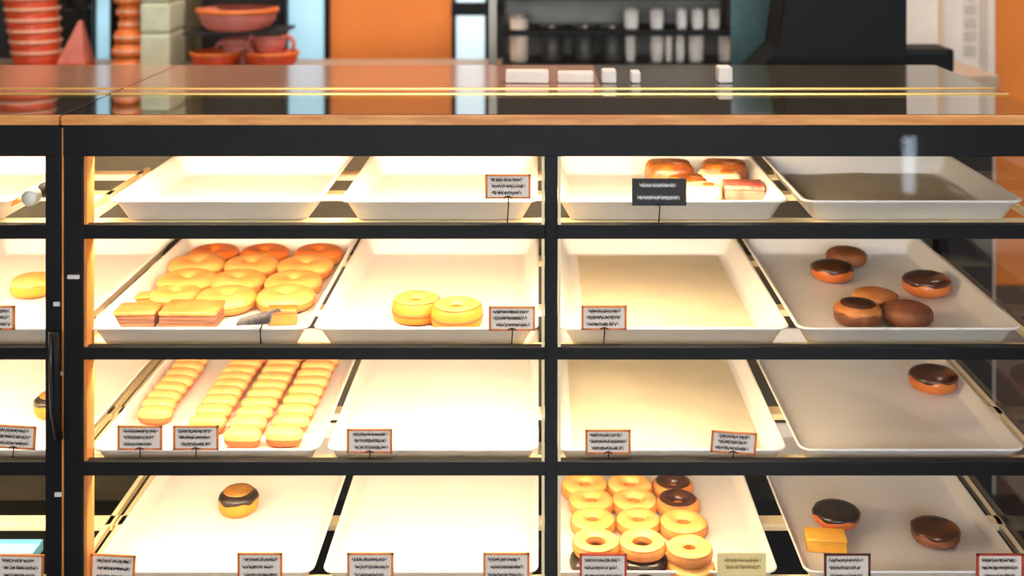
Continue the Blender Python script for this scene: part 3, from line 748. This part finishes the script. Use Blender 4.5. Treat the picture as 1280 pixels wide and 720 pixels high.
# red enamel pots
def pot(name, px, py, wpx, hpx, mm, label, cat='pot', rim='orangeg', handles=False, D=DB):
    t = thing(name, label, cat, (X(px, D), D, Z(py, D)))
    R = wpx*D/F/2; h = hpx*D/F
    bm = bmesh.new(); lathe(bm, [(.001, 0), (R*.62, 0), (R*.82, h*.12), (R*.95, h*.5), (R, h*.98), (R*.95, h*.98), (R*.6, h*.1), (.001, h*.06)], 36); build('body', bm, M[mm], t, True)
    bm = bmesh.new(); lathe(bm, [(R*.96, h*.80), (R*1.03, h*.80), (R*1.04, h), (R*.96, h*1.02)], 36); build('rim', bm, M[rim], t, True)
    if handles:
        for s_ in (-1, 1):
            bm = bmesh.new(); tube(bm, [(s_*(R+.018*math.sin(PI*k/8))*1.0, -.0, h*.75+.020*math.cos(PI*k/8)-.012) for k in range(9)], .006, 8); build('handle', bm, M[mm], t, True)
    return t
pot('mixing_bowl', 297, 37, 98, 27, 'pinkg', 'wide coral bowl with orange rim on the upper shelf behind the counter')
o = boxo('wall_shelf', X(236, DB), X(356, DB), DB-.05, DB+.13, Z(41, DB), Z(37.5, DB), M['wdark']); tag(o, 'dark shelf under the wide coral bowl', 'shelf')
o = boxo('wall_shelf', X(236, DB), X(356, DB), DB+.05, DB+.13, Z(-3, DB), Z(0, DB), M['wdark']); tag(o, 'dark shelf at the top edge above the coral bowl', 'shelf')
pot('casserole', 270, 84, 62, 20, 'coral', 'low orange-red casserole at the left under the shelf', 'casserole')
pot('casserole', 340, 84, 66, 20, 'coral', 'low orange-red casserole at the right beside the blue window', 'casserole')
pot('handled_pot', 300, 84, 44, 36, 'pinkg', 'pink handled pot between the two casseroles', 'pot', 'pinkg', True, DB+.07)
pot('handled_pot', 338, 66, 40, 22, 'pinkg', 'small pink handled pot resting in the right casserole', 'pot', 'pinkg', True, DB)

# steel shelving with cups
rk = thing('shelving_rack', 'dark metal rack of steel beakers behind the counter', 'rack', (0, DB, 0))
for py in (77, 36, -8):
    boxo('shelf', X(628, DB), X(917, DB), -.05, .14, Z(py+6, DB), Z(py, DB), M['graphite'] if py > 70 else M['blackm'], rk)
for px in (629, 914): boxo('upright', X(px, DB), X(px+3, DB), .12, .14, zc_, Z(-60, DB), M['graphite'], rk)
boxo('backboard', X(632, DB), X(912, DB), .15, .16, Z(84, DB), Z(-60, DB), mat('grey_backboard', (128, 122, 112), .5, var=.2, vscale=6), rk)
M['greyc'] = mat('warm_grey_steel', (250, 238, 226), .4, metal=.0, var=.08, vscale=20)
def beaker(px, py, wpx, hpx, label, mm='greyc', name='steel_beaker', grp='steel beakers on the rack', D=DB, cat='beaker'):
    R = wpx*D/F/2; h = hpx*D/F
    t = thing(name, label, cat, (X(px, D), D, Z(py, D)+.0005), 0, grp)
    bm = bmesh.new(); lathe(bm, [(.001, 0), (R*.86, 0), (R*.92, .004), (R*.97, h), (R*.90, h), (R*.82, .006), (.001, .006)], 28); build('body', bm, M[mm], t, True)
    bm = bmesh.new(); lathe(bm, [(R*.94, h*.95), (R*1.02, h*.95), (R*1.02, h), (R*.9, h)], 28); build('rim', bm, M['steel'], t, True)
    return t
pl_ = ['leftmost', 'second from the left', 'third from the left', 'fourth from the left', 'fifth from the left', 'rightmost']
for k, px in enumerate((789, 821, 852, 872, 892)): beaker(px, 36, (20, 18, 14, 16, 16)[k], 25, 'steel beaker on the upper level of the rack, %s' % (pl_[k] if k < 4 else 'rightmost'))
for k, px in enumerate((788, 821, 836, 850, 870, 905)): beaker(px, 77, (13, 17, 9, 12, 20, 15)[k], 36, 'tall steel beaker on the lower level of the rack, %s' % pl_[k])
M['peach'] = mat('peach_white_tube', (246, 222, 200), .5)
beaker(649, 77, 24, 58, 'bright peach-white cylinder at the left of the rack', 'peach', 'white_cylinder', None, cat='cylinder')
M['dimg'] = mat('dim_grey_tin', (96, 92, 84), .45, metal=.3, var=.15)
for k, px in enumerate((690, 730, 765)): beaker(px, 77, 30, 46, 'dim grey tin on the rack between cylinder and beakers, %s' % ('left', 'middle', 'right')[k], 'dimg', 'storage_tin', 'dim tins on the rack', DB+.05, 'tin')
# thin steel post and window header
boxo('trim_5', X(615, 2.9), X(624, 2.9), 2.72, 2.75, 0, 2.7, mat('grey_post', (150, 142, 130), .4, metal=.3), kind='structure')
boxo('trim_6', X(566, Dw), X(632, Dw), Dw-.06, Dw-.02, Z(17, Dw), Z(2, Dw), M['blackm'], kind='structure')
# white packets lying on the deck of the case
M['paper'] = mat('white_packet', (232, 220, 208), .6, var=.05)
for k, (a, b, hp, lb) in enumerate(((632, 686, 15, 'long white packet on the case top below the bright cylinder'), (697, 742, 13, 'white packet on the case top right of a dark gap'), (752, 770, 16, 'small upright white packet in the middle of the case top'), (788, 800, 14, 'narrow white packet on the case top below the beakers'), (896, 914, 20, 'squarish white packet on the case top left of the till'))):
    D2 = 2.02
    o = boxo('white_packet', X(a, D2), X(b, D2), D2-.018, D2+.018, TOPZ+.0003, TOPZ+hp*D2/F, M['paper'], bev=.003)
    tag(o, lb, 'packet', 'white packets on the case top')

# teal glass jug/dome panel
t = thing('glass_screen', 'dim teal glass screen left of the black till', 'screen', (X(944, 2.8), 2.8, Z(84, 2.8)-.02))
boxo('panel', -.058, .058, -.004, .004, .02, .35, mat('teal_smoked_glass', (78, 104, 104), .2, var=.1), t, bev=.002)
boxo('foot', -.05, .05, -.03, .03, 0, .022, M['blackm'], t, bev=.002)
# black till
DT = 2.45; zt0 = TOPZ-.02
t = thing('cash_register', 'large black till monitor on a stand behind the case', 'till', (X(1050, DT), DT, 0))
bm = bmesh.new()
pts = [(X(925, DT), Z(100, DT)), (X(1128, DT), Z(100, DT)), (X(1129, DT), Z(-70, DT)), (X(985, DT), Z(-70, DT)), (X(972, DT), Z(60, DT)), (X(945, DT), Z(84, DT))]
def prism(bm, pts, y0, y1):
    a = [bm.verts.new((x, y0, z)) for x, z in pts]; b = [bm.verts.new((x, y1, z)) for x, z in pts]
    n = len(pts); bm.faces.new(a); bm.faces.new(b[::-1])
    for k in range(n): bm.faces.new((a[k], a[(k+1) % n], b[(k+1) % n], b[k]))
prism(bm, [(x-X(1050, DT), z) for x, z in pts], -.03, .12); 
bmesh.ops.bevel(bm, geom=bm.edges[:], offset=.004, segments=2, affect='EDGES'); build('monitor', bm, M['blackm'], t)
zm = Z(100, DT)
boxo('base', X(1005, DT)-X(1050, DT), X(1165, DT)-X(1050, DT), -.05, .14, zm-.022, zm-.0005, M['graphite'], t, bev=.004)
boxo('pedestal', -.12, .12, -.02, .14, 0, zm-.0225, M['wdark'], t)
t = thing('receipt_printer', 'flat black printer beside the till, before the white recess', 'printer', (X(1185, DT), DT, 0))
boxo('body', X(1142, DT)-X(1185, DT), X(1227, DT)-X(1185, DT), .16, .27, Z(104, DT), Z(73, DT), M['blackm'], t, bev=.005)
boxo('paper_slot', X(1150, DT)-X(1185, DT), X(1215, DT)-X(1185, DT), .158, .1595, Z(79, DT), Z(77, DT), M['graphite'], t)
boxo('stand', X(1150, DT)-X(1185, DT), X(1222, DT)-X(1185, DT), .17, .26, 0, Z(104, DT)-.0005, M['wdark'], t)
# pinned notes strip on the recess wall
t = thing('notice_strip', 'column of grey printed notes on the white wall at upper right', 'notice', (X(1216, Dw), Dw+.018, 0))
rnd = random.Random(4)
for k in range(6):
    z0 = Z(72-k*17, Dw); boxo('note', -.022, .022, -.001, .001, z0, z0+.033, M['card'], t)
    bm = bmesh.new()
    for q in range(5): scribble(bm, -.018, .016, z0+.005+q*.0058, .0018, k*7+q, -.0016, .0012)
    build('handwriting', bm, M['ink'], t)
